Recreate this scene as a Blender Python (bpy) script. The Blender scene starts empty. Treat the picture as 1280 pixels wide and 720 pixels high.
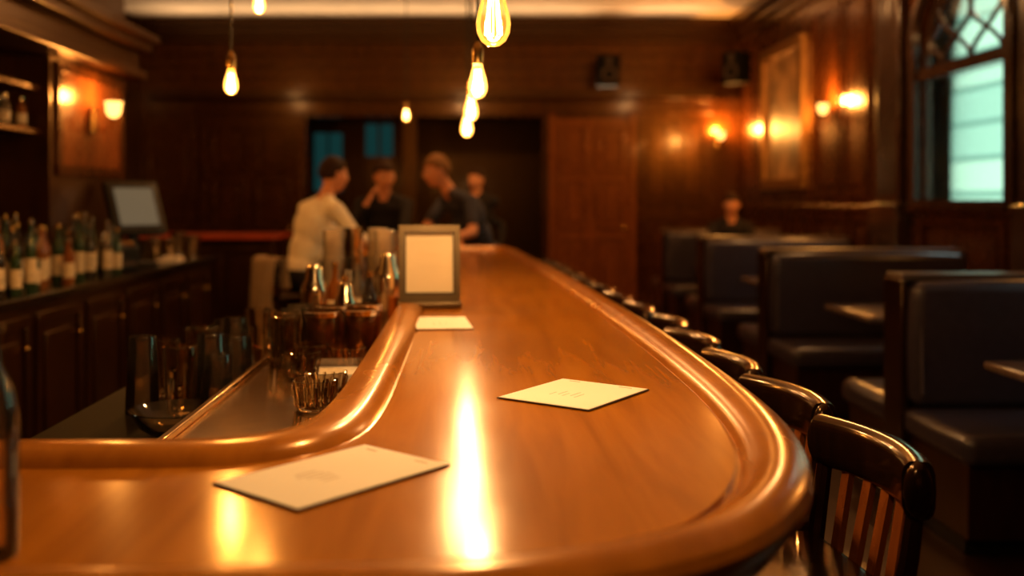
import bpy, bmesh, math, random
from mathutils import Vector, Matrix, Euler
random.seed(7)
PI = math.pi

# ------------------------------------------------------------ materials
def _nt(name):
    m = bpy.data.materials.new(name); m.use_nodes = True
    nt = m.node_tree
    return m, nt, nt.nodes['Principled BSDF']

def mat(name, col, rough=0.5, metal=0.0, coat=0.0, trans=0.0, emis=None, estr=0.0, var=0.15, scale=6.0, bump=0.0, ior=1.5, spec=0.5):
    m, nt, p = _nt(name)
    p.inputs['Roughness'].default_value = rough
    p.inputs['Metallic'].default_value = metal
    p.inputs['Coat Weight'].default_value = coat
    p.inputs['Coat Roughness'].default_value = 0.08
    p.inputs['Transmission Weight'].default_value = trans
    p.inputs['IOR'].default_value = ior
    p.inputs['Specular IOR Level'].default_value = spec
    p.inputs['Base Color'].default_value = (*col, 1)
    if emis:
        p.inputs['Emission Color'].default_value = (*emis, 1)
        p.inputs['Emission Strength'].default_value = estr
    if var > 0 or bump > 0:
        tc = nt.nodes.new('ShaderNodeTexCoord')
        no = nt.nodes.new('ShaderNodeTexNoise')
        no.inputs['Scale'].default_value = scale; no.inputs['Detail'].default_value = 5
        nt.links.new(tc.outputs['Object'], no.inputs['Vector'])
        if var > 0:
            r = nt.nodes.new('ShaderNodeValToRGB')
            r.color_ramp.elements[0].position = 0.3; r.color_ramp.elements[1].position = 0.7
            r.color_ramp.elements[0].color = (*[c * (1 - var) for c in col], 1)
            r.color_ramp.elements[1].color = (*[min(1, c * (1 + var)) for c in col], 1)
            nt.links.new(no.outputs['Fac'], r.inputs['Fac'])
            nt.links.new(r.outputs['Color'], p.inputs['Base Color'])
        if bump > 0:
            b = nt.nodes.new('ShaderNodeBump'); b.inputs['Strength'].default_value = bump
            b.inputs['Distance'].default_value = 0.01
            nt.links.new(no.outputs['Fac'], b.inputs['Height'])
            nt.links.new(b.outputs['Normal'], p.inputs['Normal'])
    return m

def wood(name, c1, c2, stretch=(8, 1, 8), scale=3.0, rough=0.3, coat=0.0, bump=0.05, rvar=0.06, tint=None, spec=.5):
    m, nt, p = _nt(name)
    tc = nt.nodes.new('ShaderNodeTexCoord'); mp = nt.nodes.new('ShaderNodeMapping')
    mp.inputs['Scale'].default_value = stretch
    no = nt.nodes.new('ShaderNodeTexNoise'); no.inputs['Scale'].default_value = scale
    no.inputs['Detail'].default_value = 7; no.inputs['Distortion'].default_value = 0.6
    r = nt.nodes.new('ShaderNodeValToRGB')
    r.color_ramp.elements[0].position = 0.3; r.color_ramp.elements[1].position = 0.72
    r.color_ramp.elements[0].color = (*c1, 1); r.color_ramp.elements[1].color = (*c2, 1)
    L = nt.links.new
    L(tc.outputs['Object'], mp.inputs['Vector']); L(mp.outputs['Vector'], no.inputs['Vector'])
    L(no.outputs['Fac'], r.inputs['Fac']); L(r.outputs['Color'], p.inputs['Base Color'])
    n2 = nt.nodes.new('ShaderNodeTexNoise'); n2.inputs['Scale'].default_value = 5; n2.inputs['Detail'].default_value = 6
    L(tc.outputs['Object'], n2.inputs['Vector'])
    mr = nt.nodes.new('ShaderNodeMapRange')
    mr.inputs['To Min'].default_value = max(0, rough - rvar); mr.inputs['To Max'].default_value = rough + rvar
    L(n2.outputs['Fac'], mr.inputs['Value']); L(mr.outputs['Result'], p.inputs['Roughness'])
    b = nt.nodes.new('ShaderNodeBump'); b.inputs['Strength'].default_value = bump; b.inputs['Distance'].default_value = 0.004
    L(no.outputs['Fac'], b.inputs['Height']); L(b.outputs['Normal'], p.inputs['Normal'])
    p.inputs['Coat Weight'].default_value = coat; p.inputs['Coat Roughness'].default_value = 0.12
    p.inputs['Specular IOR Level'].default_value = spec
    if tint:
        p.inputs['Specular Tint'].default_value = (*tint, 1); p.inputs['Coat Tint'].default_value = (*tint, 1)
    return m

def emit(name, col, s):
    m = bpy.data.materials.new(name); m.use_nodes = True
    nt = m.node_tree; nt.nodes.clear()
    o = nt.nodes.new('ShaderNodeOutputMaterial'); e = nt.nodes.new('ShaderNodeEmission')
    e.inputs['Color'].default_value = (*col, 1); e.inputs['Strength'].default_value = s
    nt.links.new(e.outputs[0], o.inputs['Surface'])
    return m

def thin_glass(name, tint=(1, 1, 1), gloss=0.15, glow=None, gs=0, haze=0, rough=.04):
    m = bpy.data.materials.new(name); m.use_nodes = True
    nt = m.node_tree; nt.nodes.clear(); L = nt.links.new
    o = nt.nodes.new('ShaderNodeOutputMaterial'); t = nt.nodes.new('ShaderNodeBsdfTransparent')
    t.inputs['Color'].default_value = (*tint, 1)
    base = t
    if haze:
        tr = nt.nodes.new('ShaderNodeBsdfTranslucent'); df = nt.nodes.new('ShaderNodeBsdfDiffuse')
        tr.inputs['Color'].default_value = (1, .9, .75, 1); df.inputs['Color'].default_value = (1, .9, .75, 1)
        ms = nt.nodes.new('ShaderNodeMixShader'); L(tr.outputs[0], ms.inputs[1]); L(df.outputs[0], ms.inputs[2])
        mh = nt.nodes.new('ShaderNodeMixShader'); mh.inputs['Fac'].default_value = haze
        L(t.outputs[0], mh.inputs[1]); L(ms.outputs[0], mh.inputs[2]); base = mh
    g = nt.nodes.new('ShaderNodeBsdfGlossy'); g.inputs['Roughness'].default_value = rough
    lw = nt.nodes.new('ShaderNodeLayerWeight'); lw.inputs['Blend'].default_value = gloss
    mx = nt.nodes.new('ShaderNodeMixShader')
    L(lw.outputs['Fresnel'], mx.inputs['Fac']); L(base.outputs[0], mx.inputs[1]); L(g.outputs[0], mx.inputs[2])
    if glow:
        e = nt.nodes.new('ShaderNodeEmission'); e.inputs['Color'].default_value = (*glow, 1); e.inputs['Strength'].default_value = gs
        a = nt.nodes.new('ShaderNodeAddShader'); L(mx.outputs[0], a.inputs[0]); L(e.outputs[0], a.inputs[1])
        L(a.outputs[0], o.inputs['Surface'])
    else:
        L(mx.outputs[0], o.inputs['Surface'])
    return m

WT = (1, .54, .14)
M_BAR = wood('bar_wood', (.33, .108, .005), (.48, .172, .010), (9, .8, 9), 2.5, .165, .0, .03, .04, tint=WT, spec=.30)
M_RAIL = wood('bar_rail_wood', (.31, .108, .008), (.45, .168, .015), (5, 1.5, 5), 4, .21, .1, .06, tint=WT)
M_DARK = wood('dark_panel_wood', (.012, .0044, .0014), (.028, .0095, .0026), (6, 6, .8), 3, .33, .2, tint=WT)
M_PANEL = wood('wall_panel_wood', (.030, .0098, .0022), (.066, .022, .0048), (6, 6, .8), 3, .27, .25, tint=WT)
M_DOOR = wood('door_wood', (.13, .042, .013), (.23, .075, .021), (6, 6, .8), 3, .28, .2, tint=WT)
M_FLOOR = wood('floor_wood', (.012, .005, .003), (.026, .011, .005), (10, 1, 1), 2, .35, .1, tint=WT)
M_STOOL = wood('stool_wood', (.18, .055, .012), (.30, .10, .02), (8, 8, 1), 4, .28, .3, tint=WT)
M_BLACKW = wood('ebony_wood', (.009, .0042, .0026), (.019, .008, .004), (8, 8, 1), 4, .18, .5, tint=(1, .72, .45))
M_COUNTER = mat('counter_black', (.014, .009, .006), .18, coat=.3)
M_MATTE = mat('matte_black_laminate', (.006, .005, .004), .6, spec=.05)
M_CEIL = mat('ceiling_plaster', (.80, .64, .45), .8, scale=2)
M_LEATHER = mat('booth_leather', (.034, .026, .038), .29, coat=.15, scale=30, bump=.10)
M_PIPING = mat('booth_piping', (.09, .07, .085), .35)
M_CAP = wood('booth_cap_wood', (.07, .045, .034), (.12, .08, .06), (1, 8, 8), 3, .3, .3)
M_TABLE = wood('table_top', (.10, .065, .05), (.15, .10, .075), (1, 8, 8), 3, .22, .4)
M_STEEL = mat('brushed_steel', (.50, .32, .14), .15, metal=1, scale=20)
M_CHROME = mat('chrome', (.82, .68, .48), .14, metal=1, var=0)
M_BRASS = mat('brass', (.60, .35, .10), .25, metal=1)
M_BRONZE = mat('bronze_tin', (.30, .14, .05), .24, metal=.95)
M_BLACK = mat('black_plastic', (.010, .009, .008), .4, spec=.3)
M_PAPER = mat('menu_paper', (.94, .90, .82), .8, scale=3, var=.03)
M_CREAM = mat('menu_card_cream', (.92, .78, .54), .7, scale=3, var=.04)
M_INK = mat('ink', (.50, .42, .33), .8, var=0)
M_EDGE = mat('menu_edge', (.05, .03, .02), .7)
M_FRAMEH = mat('holder_frame', (.12, .08, .035), .3, metal=.5)
M_GLASS = thin_glass('drinking_glass', (.93, .86, .74), .50, haze=.025)
M_RGLASS = mat('cut_glass', (1, .93, .80), .03, trans=1.0, var=0, ior=1.45)
M_TGLASS = thin_glass('thin_clear_glass', (.90, .82, .70), .45, haze=.03)
M_FROST = thin_glass('cloudy_plastic', (.85, .74, .58), .35, haze=.28, rough=.15)
M_SMOKE = mat('smoked_glass', (.45, .33, .22), .04, trans=1.0, var=0, ior=1.45)
M_PANE = thin_glass('window_pane', (.95, 1, 1), .1)
M_BULB = thin_glass('bulb_envelope', (1, .93, .8), .25, (1, .36, .04), .45)
M_BULBF = thin_glass('bulb_envelope_bright', (1, .93, .8), .25, (1, .40, .06), 1.5)
M_FIL = emit('filament', (1, .50, .13), 38)
M_SHADE = emit('sconce_glass', (1, .42, .09), 4)
M_FILL_GLOBE = emit('fill_globe_glass', (1, .6, .25), 3)  # glow for the added globes above the view
M_WIN_T = emit('teal_glazing', (.035, .20, .19), .12)
M_TRIM = wood('window_trim', (.022, .011, .007), (.048, .022, .012), (6, 6, .8), 3, .22, .4)
M_GOLD = mat('gilt_frame', (.42, .22, .07), .3, metal=.8)
M_ART = mat('old_painting', (.42, .24, .10), .4, var=.7, scale=2.5)
M_SCREEN = mat('pos_screen', (.03, .028, .02), .6, emis=(.34, .25, .14), estr=.30, var=.1, spec=.05)
M_CLOTH = mat('coat_cloth', (.34, .24, .15), .9, scale=20, bump=.3)
M_TOWEL = mat('white_towel', (.7, .64, .54), .9, scale=30, bump=.3)
M_SKIN = mat('skin', (.70, .30, .14), .5, var=.06, spec=.3)
M_LIPS = mat('lips', (.35, .10, .08), .5, var=0)
M_EYE = mat('eye_white', (.7, .65, .6), .3, var=0)
M_PUPIL = mat('pupil', (.02, .015, .01), .2, var=0)
M_HAIRD = mat('hair_dark', (.030, .013, .006), .7, scale=60, bump=.3, spec=.15)
M_HAIRB = mat('hair_sandy', (.20, .09, .03), .7, scale=60, bump=.3, spec=.15)
M_SHIRTW = mat('white_shirt', (.92, .80, .62), .85, scale=10, bump=.3)
M_TEE = mat('grey_tee', (.045, .045, .062), .85, scale=10, bump=.3, spec=.2)
M_BLKC = mat('black_clothes', (.018, .014, .013), .85, scale=10, bump=.3, spec=.2)
M_JEANS = mat('jeans', (.03, .035, .06), .85)
M_SHOE = mat('shoes', (.02, .015, .01), .5)
M_RED = mat('red_counter', (.42, .055, .012), .3, coat=.3)
M_LABEL = mat('bottle_label', (.6, .5, .35), .7, scale=40, var=.3)
BOT = [mat('bottle_amber', (.34, .11, .015), .06, trans=.5, var=0), mat('bottle_green', (.03, .07, .03), .06, trans=.4, var=0),
       thin_glass('bottle_clear', (.8, .73, .62), .45, haze=.10), mat('bottle_dark', (.02, .013, .01), .08, var=0)]

# ------------------------------------------------------------ mesh builder
class MB:
    def __init__(s): s.v = []; s.f = []; s.m = []; s.mats = []
    def mi(s, m):
        if m not in s.mats: s.mats.append(m)
        return s.mats.index(m)
    def add(s, vs, fs, m, X=None):
        o = len(s.v)
        for p in vs:
            p = Vector(p)
            s.v.append(X @ p if X is not None else p)
        i = s.mi(m)
        for f in fs:
            s.f.append([a + o for a in f]); s.m.append(i)
    def box(s, c, d, m, R=None):
        x, y, z = d[0] / 2, d[1] / 2, d[2] / 2
        vs = [(-x, -y, -z), (x, -y, -z), (x, y, -z), (-x, y, -z), (-x, -y, z), (x, -y, z), (x, y, z), (-x, y, z)]
        fs = [(0, 3, 2, 1), (4, 5, 6, 7), (0, 1, 5, 4), (1, 2, 6, 5), (2, 3, 7, 6), (3, 0, 4, 7)]
        X = Matrix.Translation(c) @ (R.to_4x4() if R is not None else Matrix())
        s.add(vs, fs, m, X)
    def bx(s, x0, x1, y0, y1, z0, z1, m):
        s.box(((x0 + x1) / 2, (y0 + y1) / 2, (z0 + z1) / 2), (x1 - x0, y1 - y0, z1 - z0), m)
    def rbox(s, c, d, r, m, R=None, bulge=0.0):
        h = [d[0] / 2, d[1] / 2, d[2] / 2]; r = min(r, min(h) * .999)
        def ax(k):
            a = h[k]; b = a - r
            return [-a, -a + r * .3, -a + r * .65, -b, -b * .5, 0, b * .5, b, a - r * .65, a - r * .3, a]
        vs, fs = [], []
        for k in range(3):
            u, w = (k + 1) % 3, (k + 2) % 3
            U, W = ax(u), ax(w)
            for sg in (-1, 1):
                o = len(vs)
                for a in U:
                    for b in W:
                        p = [0, 0, 0]; p[k] = sg * h[k]; p[u] = a; p[w] = b
                        q = [max(-(h[i] - r), min(h[i] - r, p[i])) for i in range(3)]
                        dd = Vector([p[i] - q[i] for i in range(3)])
                        if dd.length > 1e-9: dd = dd.normalized() * r
                        P = Vector(q) + dd
                        if bulge: P[k] += sg * bulge * max(0, 1 - (a / h[u]) ** 2) * max(0, 1 - (b / h[w]) ** 2)
                        vs.append(P)
                n = len(W)
                for i in range(len(U) - 1):
                    for j in range(n - 1):
                        fs.append((o + i * n + j, o + (i + 1) * n + j, o + (i + 1) * n + j + 1, o + i * n + j + 1))
        X = Matrix.Translation(c) @ (R.to_4x4() if R is not None else Matrix())
        s.add(vs, fs, m, X)
    def lathe(s, prof, c, m, seg=20, R=None, sx=1, sy=1):
        vs, fs, rings = [], [], []
        for (r, z) in prof:
            if r < 1e-6: rings.append([len(vs)]); vs.append((0, 0, z))
            else:
                rings.append(list(range(len(vs), len(vs) + seg)))
                for i in range(seg):
                    a = 2 * PI * i / seg; vs.append((r * math.cos(a) * sx, r * math.sin(a) * sy, z))
        for A, B in zip(rings, rings[1:]):
            for i in range(seg):
                j = (i + 1) % seg
                if len(A) == 1 and len(B) == 1: continue
                if len(A) == 1: fs.append((A[0], B[i], B[j]))
                elif len(B) == 1: fs.append((A[i], B[0], A[j]))
                else: fs.append((A[i], B[i], B[j], A[j]))
        X = Matrix.Translation(c) @ (R.to_4x4() if R is not None else Matrix())
        s.add(vs, fs, m, X)
    def tube(s, pts, rad, m, seg=8, round_ends=False):
        pts = [Vector(p) for p in pts]
        if not isinstance(rad, (list, tuple)): rad = [rad] * len(pts)
        rad = list(rad)
        if round_ends:
            a = (pts[0] - pts[1]).normalized(); b = (pts[-1] - pts[-2]).normalized()
            P0, R0, P1, R1 = [], [], [], []
            for t in (85, 60, 30):
                t = math.radians(t)
                P0.append(pts[0] + a * rad[0] * math.sin(t)); R0.append(rad[0] * math.cos(t))
                P1.insert(0, pts[-1] + b * rad[-1] * math.sin(t)); R1.insert(0, rad[-1] * math.cos(t))
            pts = P0 + pts + P1; rad = R0 + rad + R1
        vs, fs = [], []; n = len(pts); up = None
        for i, p in enumerate(pts):
            t = (pts[min(i + 1, n - 1)] - pts[max(i - 1, 0)]).normalized()
            if up is None:
                up = Vector((0, 0, 1)) if abs(t.z) < .9 else Vector((1, 0, 0))
            a = t.cross(up).normalized(); up = a.cross(t).normalized()
            for k in range(seg):
                g = 2 * PI * k / seg
                vs.append(p + (a * math.cos(g) + up * math.sin(g)) * rad[i])
        for i in range(n - 1):
            for k in range(seg):
                j = (k + 1) % seg
                fs.append((i * seg + k, i * seg + j, (i + 1) * seg + j, (i + 1) * seg + k))
        fs.append(tuple(range(seg))); fs.append(tuple(range((n - 1) * seg, n * seg)))
        s.add(vs, fs, m)
    def sweep(s, path, prof, m, z0=0.0):
        N = offs(path); vs, fs = [], []; k = len(prof)
        for p, nn in zip(path, N):
            for (u, z) in prof: vs.append((p[0] + nn[0] * u, p[1] + nn[1] * u, z0 + z))
        for i in range(len(path) - 1):
            for j in range(k):
                q = (j + 1) % k
                fs.append((i * k + j, i * k + q, (i + 1) * k + q, (i + 1) * k + j))
        fs.append(tuple(range(k))); fs.append(tuple(range((len(path) - 1) * k, len(path) * k)))
        s.add(vs, fs, m)
    def prism(s, pts, off, m):
        n = len(pts); off = Vector(off)
        vs = [Vector(p) for p in pts] + [Vector(p) + off for p in pts]
        fs = [tuple(range(n)), tuple(range(n, 2 * n))] + [(i, (i + 1) % n, (i + 1) % n + n, i + n) for i in range(n)]
        s.add(vs, fs, m)
    def ell(s, c, r, m, R=None, seg=16):
        prof = [(math.sin(PI * i / 12), -math.cos(PI * i / 12)) for i in range(13)]
        prof[0] = (0, -1); prof[-1] = (0, 1)
        X = Matrix.Translation(c) @ (R.to_4x4() if R is not None else Matrix()) @ Matrix.Diagonal((r[0], r[1], r[2], 1))
        b = MB(); b.lathe(prof, (0, 0, 0), m, seg); s.add(b.v, b.f, m, X)
    def merge(s, o, X=None):
        base = len(s.v)
        for p in o.v: s.v.append(X @ p if X is not None else p)
        for f, k in zip(o.f, o.m):
            s.f.append([a + base for a in f]); s.m.append(s.mi(o.mats[k]))
    def mesh(s, name, angle=38, weld=True):
        me = bpy.data.meshes.new(name)
        me.from_pydata([tuple(p) for p in s.v], [], s.f)
        for q in s.mats: me.materials.append(q)
        me.polygons.foreach_set('material_index', s.m)
        bm = bmesh.new(); bm.from_mesh(me)
        if weld: bmesh.ops.remove_doubles(bm, verts=bm.verts, dist=1e-5)
        bmesh.ops.recalc_face_normals(bm, faces=bm.faces)
        bm.to_mesh(me); bm.free()
        me.polygons.foreach_set('use_smooth', [True] * len(me.polygons))
        me.set_sharp_from_angle(angle=math.radians(angle))
        me.update()
        return me
    def build(s, name, loc=(0, 0, 0), rz=0, bevel=0, angle=38):
        me = s.mesh(name, angle)
        return place(me, name, loc, rz, bevel)

def place(me, name, loc=(0, 0, 0), rz=0, bevel=0, sc=1):
    ob = bpy.data.objects.new(name, me); bpy.context.scene.collection.objects.link(ob)
    ob.location = loc; ob.rotation_euler = (0, 0, rz); ob.scale = (sc, sc, sc)
    if bevel:
        md = ob.modifiers.new('bevel', 'BEVEL'); md.width = bevel; md.segments = 2
        md.limit_method = 'ANGLE'; md.angle_limit = math.radians(50)
    return ob

def offs(path):
    N = []; n = len(path)
    for i in range(n):
        a = path[max(i - 1, 0)]; b = path[min(i + 1, n - 1)]
        t = Vector((b[0] - a[0], b[1] - a[1])).normalized()
        N.append((-t.y, t.x))
    return N

def chaikin(p, it=3):
    for _ in range(it):
        q = [p[0]]
        for a, b in zip(p, p[1:]):
            q.append((a[0] * .75 + b[0] * .25, a[1] * .75 + b[1] * .25))
            q.append((a[0] * .25 + b[0] * .75, a[1] * .25 + b[1] * .75))
        q.append(p[-1]); p = q
    return p

def point(name, loc, power, col=(1, .55, .22), r=.04):
    l = bpy.data.lights.new(name, 'POINT'); l.energy = power; l.color = col; l.shadow_soft_size = r
    o = bpy.data.objects.new(name, l); bpy.context.scene.collection.objects.link(o); o.location = loc
    return o

# ------------------------------------------------------------ room shell
XR, XL, YB, YF, ZC = 3.83, -4.6, 14.0, -1.6, 3.98
b = MB(); b.bx(XL - .2, XR + .25, YF, 17.4, -.1, 0, M_FLOOR); b.build('floor')
b = MB(); b.bx(XL - .2, XR + .25, YF, 17.4, ZC, ZC + .1, M_CEIL); b.build('ceiling')
b = MB(); b.bx(XL - .2, XL, YF, 17.4, 0, ZC, M_DARK); b.build('wall_left')
b = MB(); b.bx(XL - .2, XR + .25, YF - .2, YF, 0, ZC, M_DARK); b.build('wall_front')

def frame_y(b, x0, x1, z0, z1, y, m, w=.05, d=.03, field=True):
    b.bx(x0, x1, y - d, y, z0, z0 + w, m); b.bx(x0, x1, y - d, y, z1 - w, z1, m)
    b.bx(x0, x0 + w, y - d, y, z0 + w, z1 - w, m); b.bx(x1 - w, x1, y - d, y, z0 + w, z1 - w, m)
    if field: b.bx(x0 + w * 2.2, x1 - w * 2.2, y - d * .7, y, z0 + w * 2.2, z1 - w * 2.2, m)
def frame_x(b, y0, y1, z0, z1, x, m, w=.05, d=.03, field=True, sg=-1):
    a, c = (x + sg * d, x) if sg < 0 else (x, x + d)
    e, g = (x + sg * d * .7, x) if sg < 0 else (x, x + d * .7)
    b.bx(a, c, y0, y1, z0, z0 + w, m); b.bx(a, c, y0, y1, z1 - w, z1, m)
    b.bx(a, c, y0, y0 + w, z0 + w, z1 - w, m); b.bx(a, c, y1 - w, y1, z0 + w, z1 - w, m)
    if field: b.bx(e, g, y0 + w * 2.2, y1 - w * 2.2, z0 + w * 2.2, z1 - w * 2.2, m)

b = MB()
OX0, OX1, OZ = -2.28, 1.05, 2.62
b.bx(XL, OX0, YB, YB + .2, 0, ZC, M_PANEL); b.bx(OX1, XR, YB, YB + .2, 0, ZC, M_PANEL)
b.bx(OX0, OX1, YB, YB + .2, OZ, ZC, M_PANEL)
for (a, c) in ((-4.5, -3.85), (2.42, 2.85), (2.9, 3.35)):
    frame_y(b, a, c, .2, 1.25, YB, M_PANEL); frame_y(b, a, c, 1.4, 2.55, YB, M_PANEL)
z = 2.98
while z < 3.6:
    b.bx(XL, XR, YB - .022, YB, z, z + .15, M_PANEL); z += .17
b.build('wall_back', bevel=.006)
b = MB()
b.bx(XL, XR, YB - .06, YB, 2.66, 2.86, M_PANEL); b.bx(XL, XR, YB - .10, YB, 2.82, 2.88, M_PANEL)
b.build('trim_1', bevel=.006)
b = MB()
for k, (d, z0, z1) in enumerate(((.06, 3.66, 3.76), (.12, 3.76, 3.86), (.2, 3.86, 3.98))):
    b.bx(XL, XR, YB - d, YB, z0, z1, M_DARK)
b.build('cornice_back', bevel=.006)
b = MB()
for k, (d, z0, z1) in enumerate(((.06, 3.66, 3.76), (.12, 3.76, 3.86), (.2, 3.86, 3.98))):
    b.bx(XR - d, XR, YF, YB - .2, z0, z1, M_DARK)
b.build('cornice_right', bevel=.006)
b = MB()
b.bx(XL, XR, 17.2, 17.4, 0, ZC, M_DARK)
b.build('wall_rear_room')
b = MB()
b.bx(-2.72, -2.08, 17.12, 17.17, .3, 2.75, M_DARK)
b.bx(-2.64, -2.42, 17.10, 17.13, 1.6, 2.6, M_WIN_T); b.bx(-2.38, -2.16, 17.10, 17.13, 1.6, 2.6, M_WIN_T)
frame_y(b, -2.7, -2.1, .35, 1.45, 17.12, M_DARK)
b.build('door_3')
b = MB()
b.bx(-1.85, -1.2, 17.12, 17.17, 1.9, 2.95, M_DARK)
b.bx(-1.76, -1.55, 17.10, 17.13, 2.2, 2.75, M_WIN_T); b.bx(-1.5, -1.29, 17.10, 17.13, 2.2, 2.75, M_WIN_T)
b.build('window_3')
b = MB(); b.bx(-.92, -.72, YB - .02, YB + .18, 0, OZ, M_DARK); b.bx(-.95, -.69, YB - .05, YB + .2, 0, .2, M_DARK)
b.build('trim_2', bevel=.005)
def door(name, x0, x1, m, n=1):
    b = MB(); b.bx(x0, x1, YB - .05, YB - .001, 0, 2.6, m)
    w = (x1 - x0) / n
    for i in range(n):
        a = x0 + i * w + .07; c = x0 + (i + 1) * w - .07
        for (z0, z1) in ((.15, .95), (1.05, 1.75), (1.85, 2.5)):
            frame_y(b, a, c, z0, z1, YB - .05, m, .045, .045)
    b.bx(x0 - .09, x0, YB - .08, YB - .001, 0, 2.65, m); b.bx(x1, x1 + .09, YB - .08, YB - .001, 0, 2.65, m)
    b.lathe([(0, 0), (.03, .01), (.035, .03), (.02, .045), (0, .05)], (x1 - .08, YB - .05, 1.05), M_BRASS, 12, Matrix.Rotation(PI / 2, 3, 'X'))
    b.build(name, bevel=.006)
door('door_1', -3.66, -2.42, M_PANEL, 2)
door('door_2', 1.22, 2.26, M_DOOR, 2)

# right wall with windows
WINS = [(7.02, 8.42), (3.2, 4.6)]
WZ0, WZ1, WS = 1.40, 3.30, 2.66
b = MB(); edges = [YF]
for (a, c) in sorted(WINS): edges += [a, c]
edges.append(17.4)
for i in range(0, len(edges), 2): b.bx(XR, XR + .25, edges[i], edges[i + 1], 0, ZC, M_PANEL)
for (a, c) in WINS:
    b.bx(XR, XR + .25, a, c, 0, WZ0, M_PANEL); b.bx(XR, XR + .25, a, c, WZ1, ZC, M_PANEL)
    cy, hw = (a + c) / 2, (c - a) / 2
    for sg in (-1, 1):
        pts = [(XR, cy + sg * hw, WZ1)] + [(XR, cy + sg * hw * math.cos(t * PI / 24), WS + (WZ1 - WS) * math.sin(t * PI / 24)) for t in range(13)]
        b.prism(pts, (.25, 0, 0), M_PANEL)
for (a, c) in ((12.9, 13.85), (9.5, 10.1), (10.2, 11.0)):
    frame_x(b, a, c, 1.5, 3.5, XR, M_PANEL)
for (a, c) in ((13, 13.85), (12, 12.9), (11, 11.9), (10, 10.9), (9.4, 9.9), (5.3, 6.6)):
    frame_x(b, a, c, .25, 1.3, XR, M_PANEL)
frame_x(b, 5.2, 6.6, 1.5, 3.5, XR, M_PANEL)
for (a, c) in WINS: frame_x(b, a + .05, c - .05, .25, 1.3, XR, M_PANEL)
b.build('wall_right', bevel=.004)
b = MB(); b.bx(XR - .05, XR, YF, YB, 1.34, 1.40, M_PANEL); b.bx(XR - .03, XR, YF, YB, 0, .16, M_DARK)
b.build('trim_3', bevel=.008)
for (a, c) in ((8.62, 9.15), (6.2, 6.75), (4.85, 5.1)):
    b = MB()
    b.bx(XR - .10, XR - .001, a, c, 1.40, 3.66, M_TRIM); b.bx(XR - .14, XR - .001, a - .03, c + .03, 0, 1.42, M_TRIM)
    b.bx(XR - .15, XR - .001, a - .04, c + .04, 3.45, 3.62, M_TRIM)
    for k in range(3):
        yy = a + (c - a) * (k + 1) / 4
        b.tube([(XR - .10, yy, 1.5), (XR - .10, yy, 3.4)], .022, M_TRIM, 8)
    b.build('pilaster', bevel=.008)

for wi, (a, c) in enumerate(WINS):
    b = MB(); cy, hw = (a + c) / 2, (c - a) / 2; x0, x1 = XR + .02, XR + .12
    b.bx(x0, x1, a, a + .05, WZ0, WS, M_TRIM); b.bx(x0, x1, c - .05, c, WZ0, WS, M_TRIM)
    b.bx(XR - .08, x1, a - .04, c + .04, WZ0 - .02, WZ0 + .05, M_TRIM)
    b.bx(x0 - .05, x1, a, c, 2.45, 2.55, M_TRIM)
    xm = (x0 + x1) / 2
    b.tube([(xm, cy + (hw - .035) * math.cos(t * PI / 24), WS + (WZ1 - WS - .035) * math.sin(t * PI / 24)) for t in range(25)], .045, M_TRIM, 6)
    ncol = 3; cw = 2 * hw / ncol
    for q in range(ncol + 1):
        for ph in (0, 1):
            run = []
            for t in range(41):
                z = 2.56 + .74 * t / 40
                yy = a + cw * q + (cw * .5) * math.cos(PI * (z - 2.56) / .40 + ph * PI)
                ok = a + .03 < yy < c - .03 and (z < WS or ((yy - cy) / hw) ** 2 + ((z - WS) / (WZ1 - WS)) ** 2 < .93)
                if ok: run.append((xm, yy, z))
                else:
                    if len(run) > 2: b.tube(run, .020, M_TRIM, 6)
                    run = []
            if len(run) > 2: b.tube(run, .020, M_TRIM, 6)
    b.bx(XR - .06, XR, a - .12, a, WZ0, WS + .1, M_TRIM); b.bx(XR - .06, XR, c, c + .12, WZ0, WS + .1, M_TRIM)
    b.tube([(XR - .02, cy + (hw + .06) * math.cos(t * PI / 24), WS + .08 + (WZ1 - WS + .0) * math.sin(t * PI / 24)) for t in range(25)], .06, M_TRIM, 6)
    b.bx(XR + .065, XR + .069, a, c, WZ0, WZ1 - .02, M_PANE)
    b.build('window_%d' % (wi + 1))

m, nt, p = _nt('green_brick')  # brick in two green tones with darker green joints
tc = nt.nodes.new('ShaderNodeTexCoord'); br = nt.nodes.new('ShaderNodeTexBrick'); mp = nt.nodes.new('ShaderNodeMapping')
mp.inputs['Rotation'].default_value = (PI / 2, 0, PI / 2)
br.inputs['Scale'].default_value = .8; br.inputs['Color1'].default_value = (.48, .66, .46, 1); br.inputs['Color2'].default_value = (.28, .48, .34, 1)
br.inputs['Mortar'].default_value = (.10, .24, .16, 1); br.inputs['Mortar Size'].default_value = .04
nt.links.new(tc.outputs['Object'], mp.inputs[0]); nt.links.new(mp.outputs[0], br.inputs['Vector']); nt.links.new(br.outputs['Color'], p.inputs['Base Color'])
b = MB(); b.bx(9, 9.3, -8, 30, -.5, 5.2, m); b.build('neighbouring_building')

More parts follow.
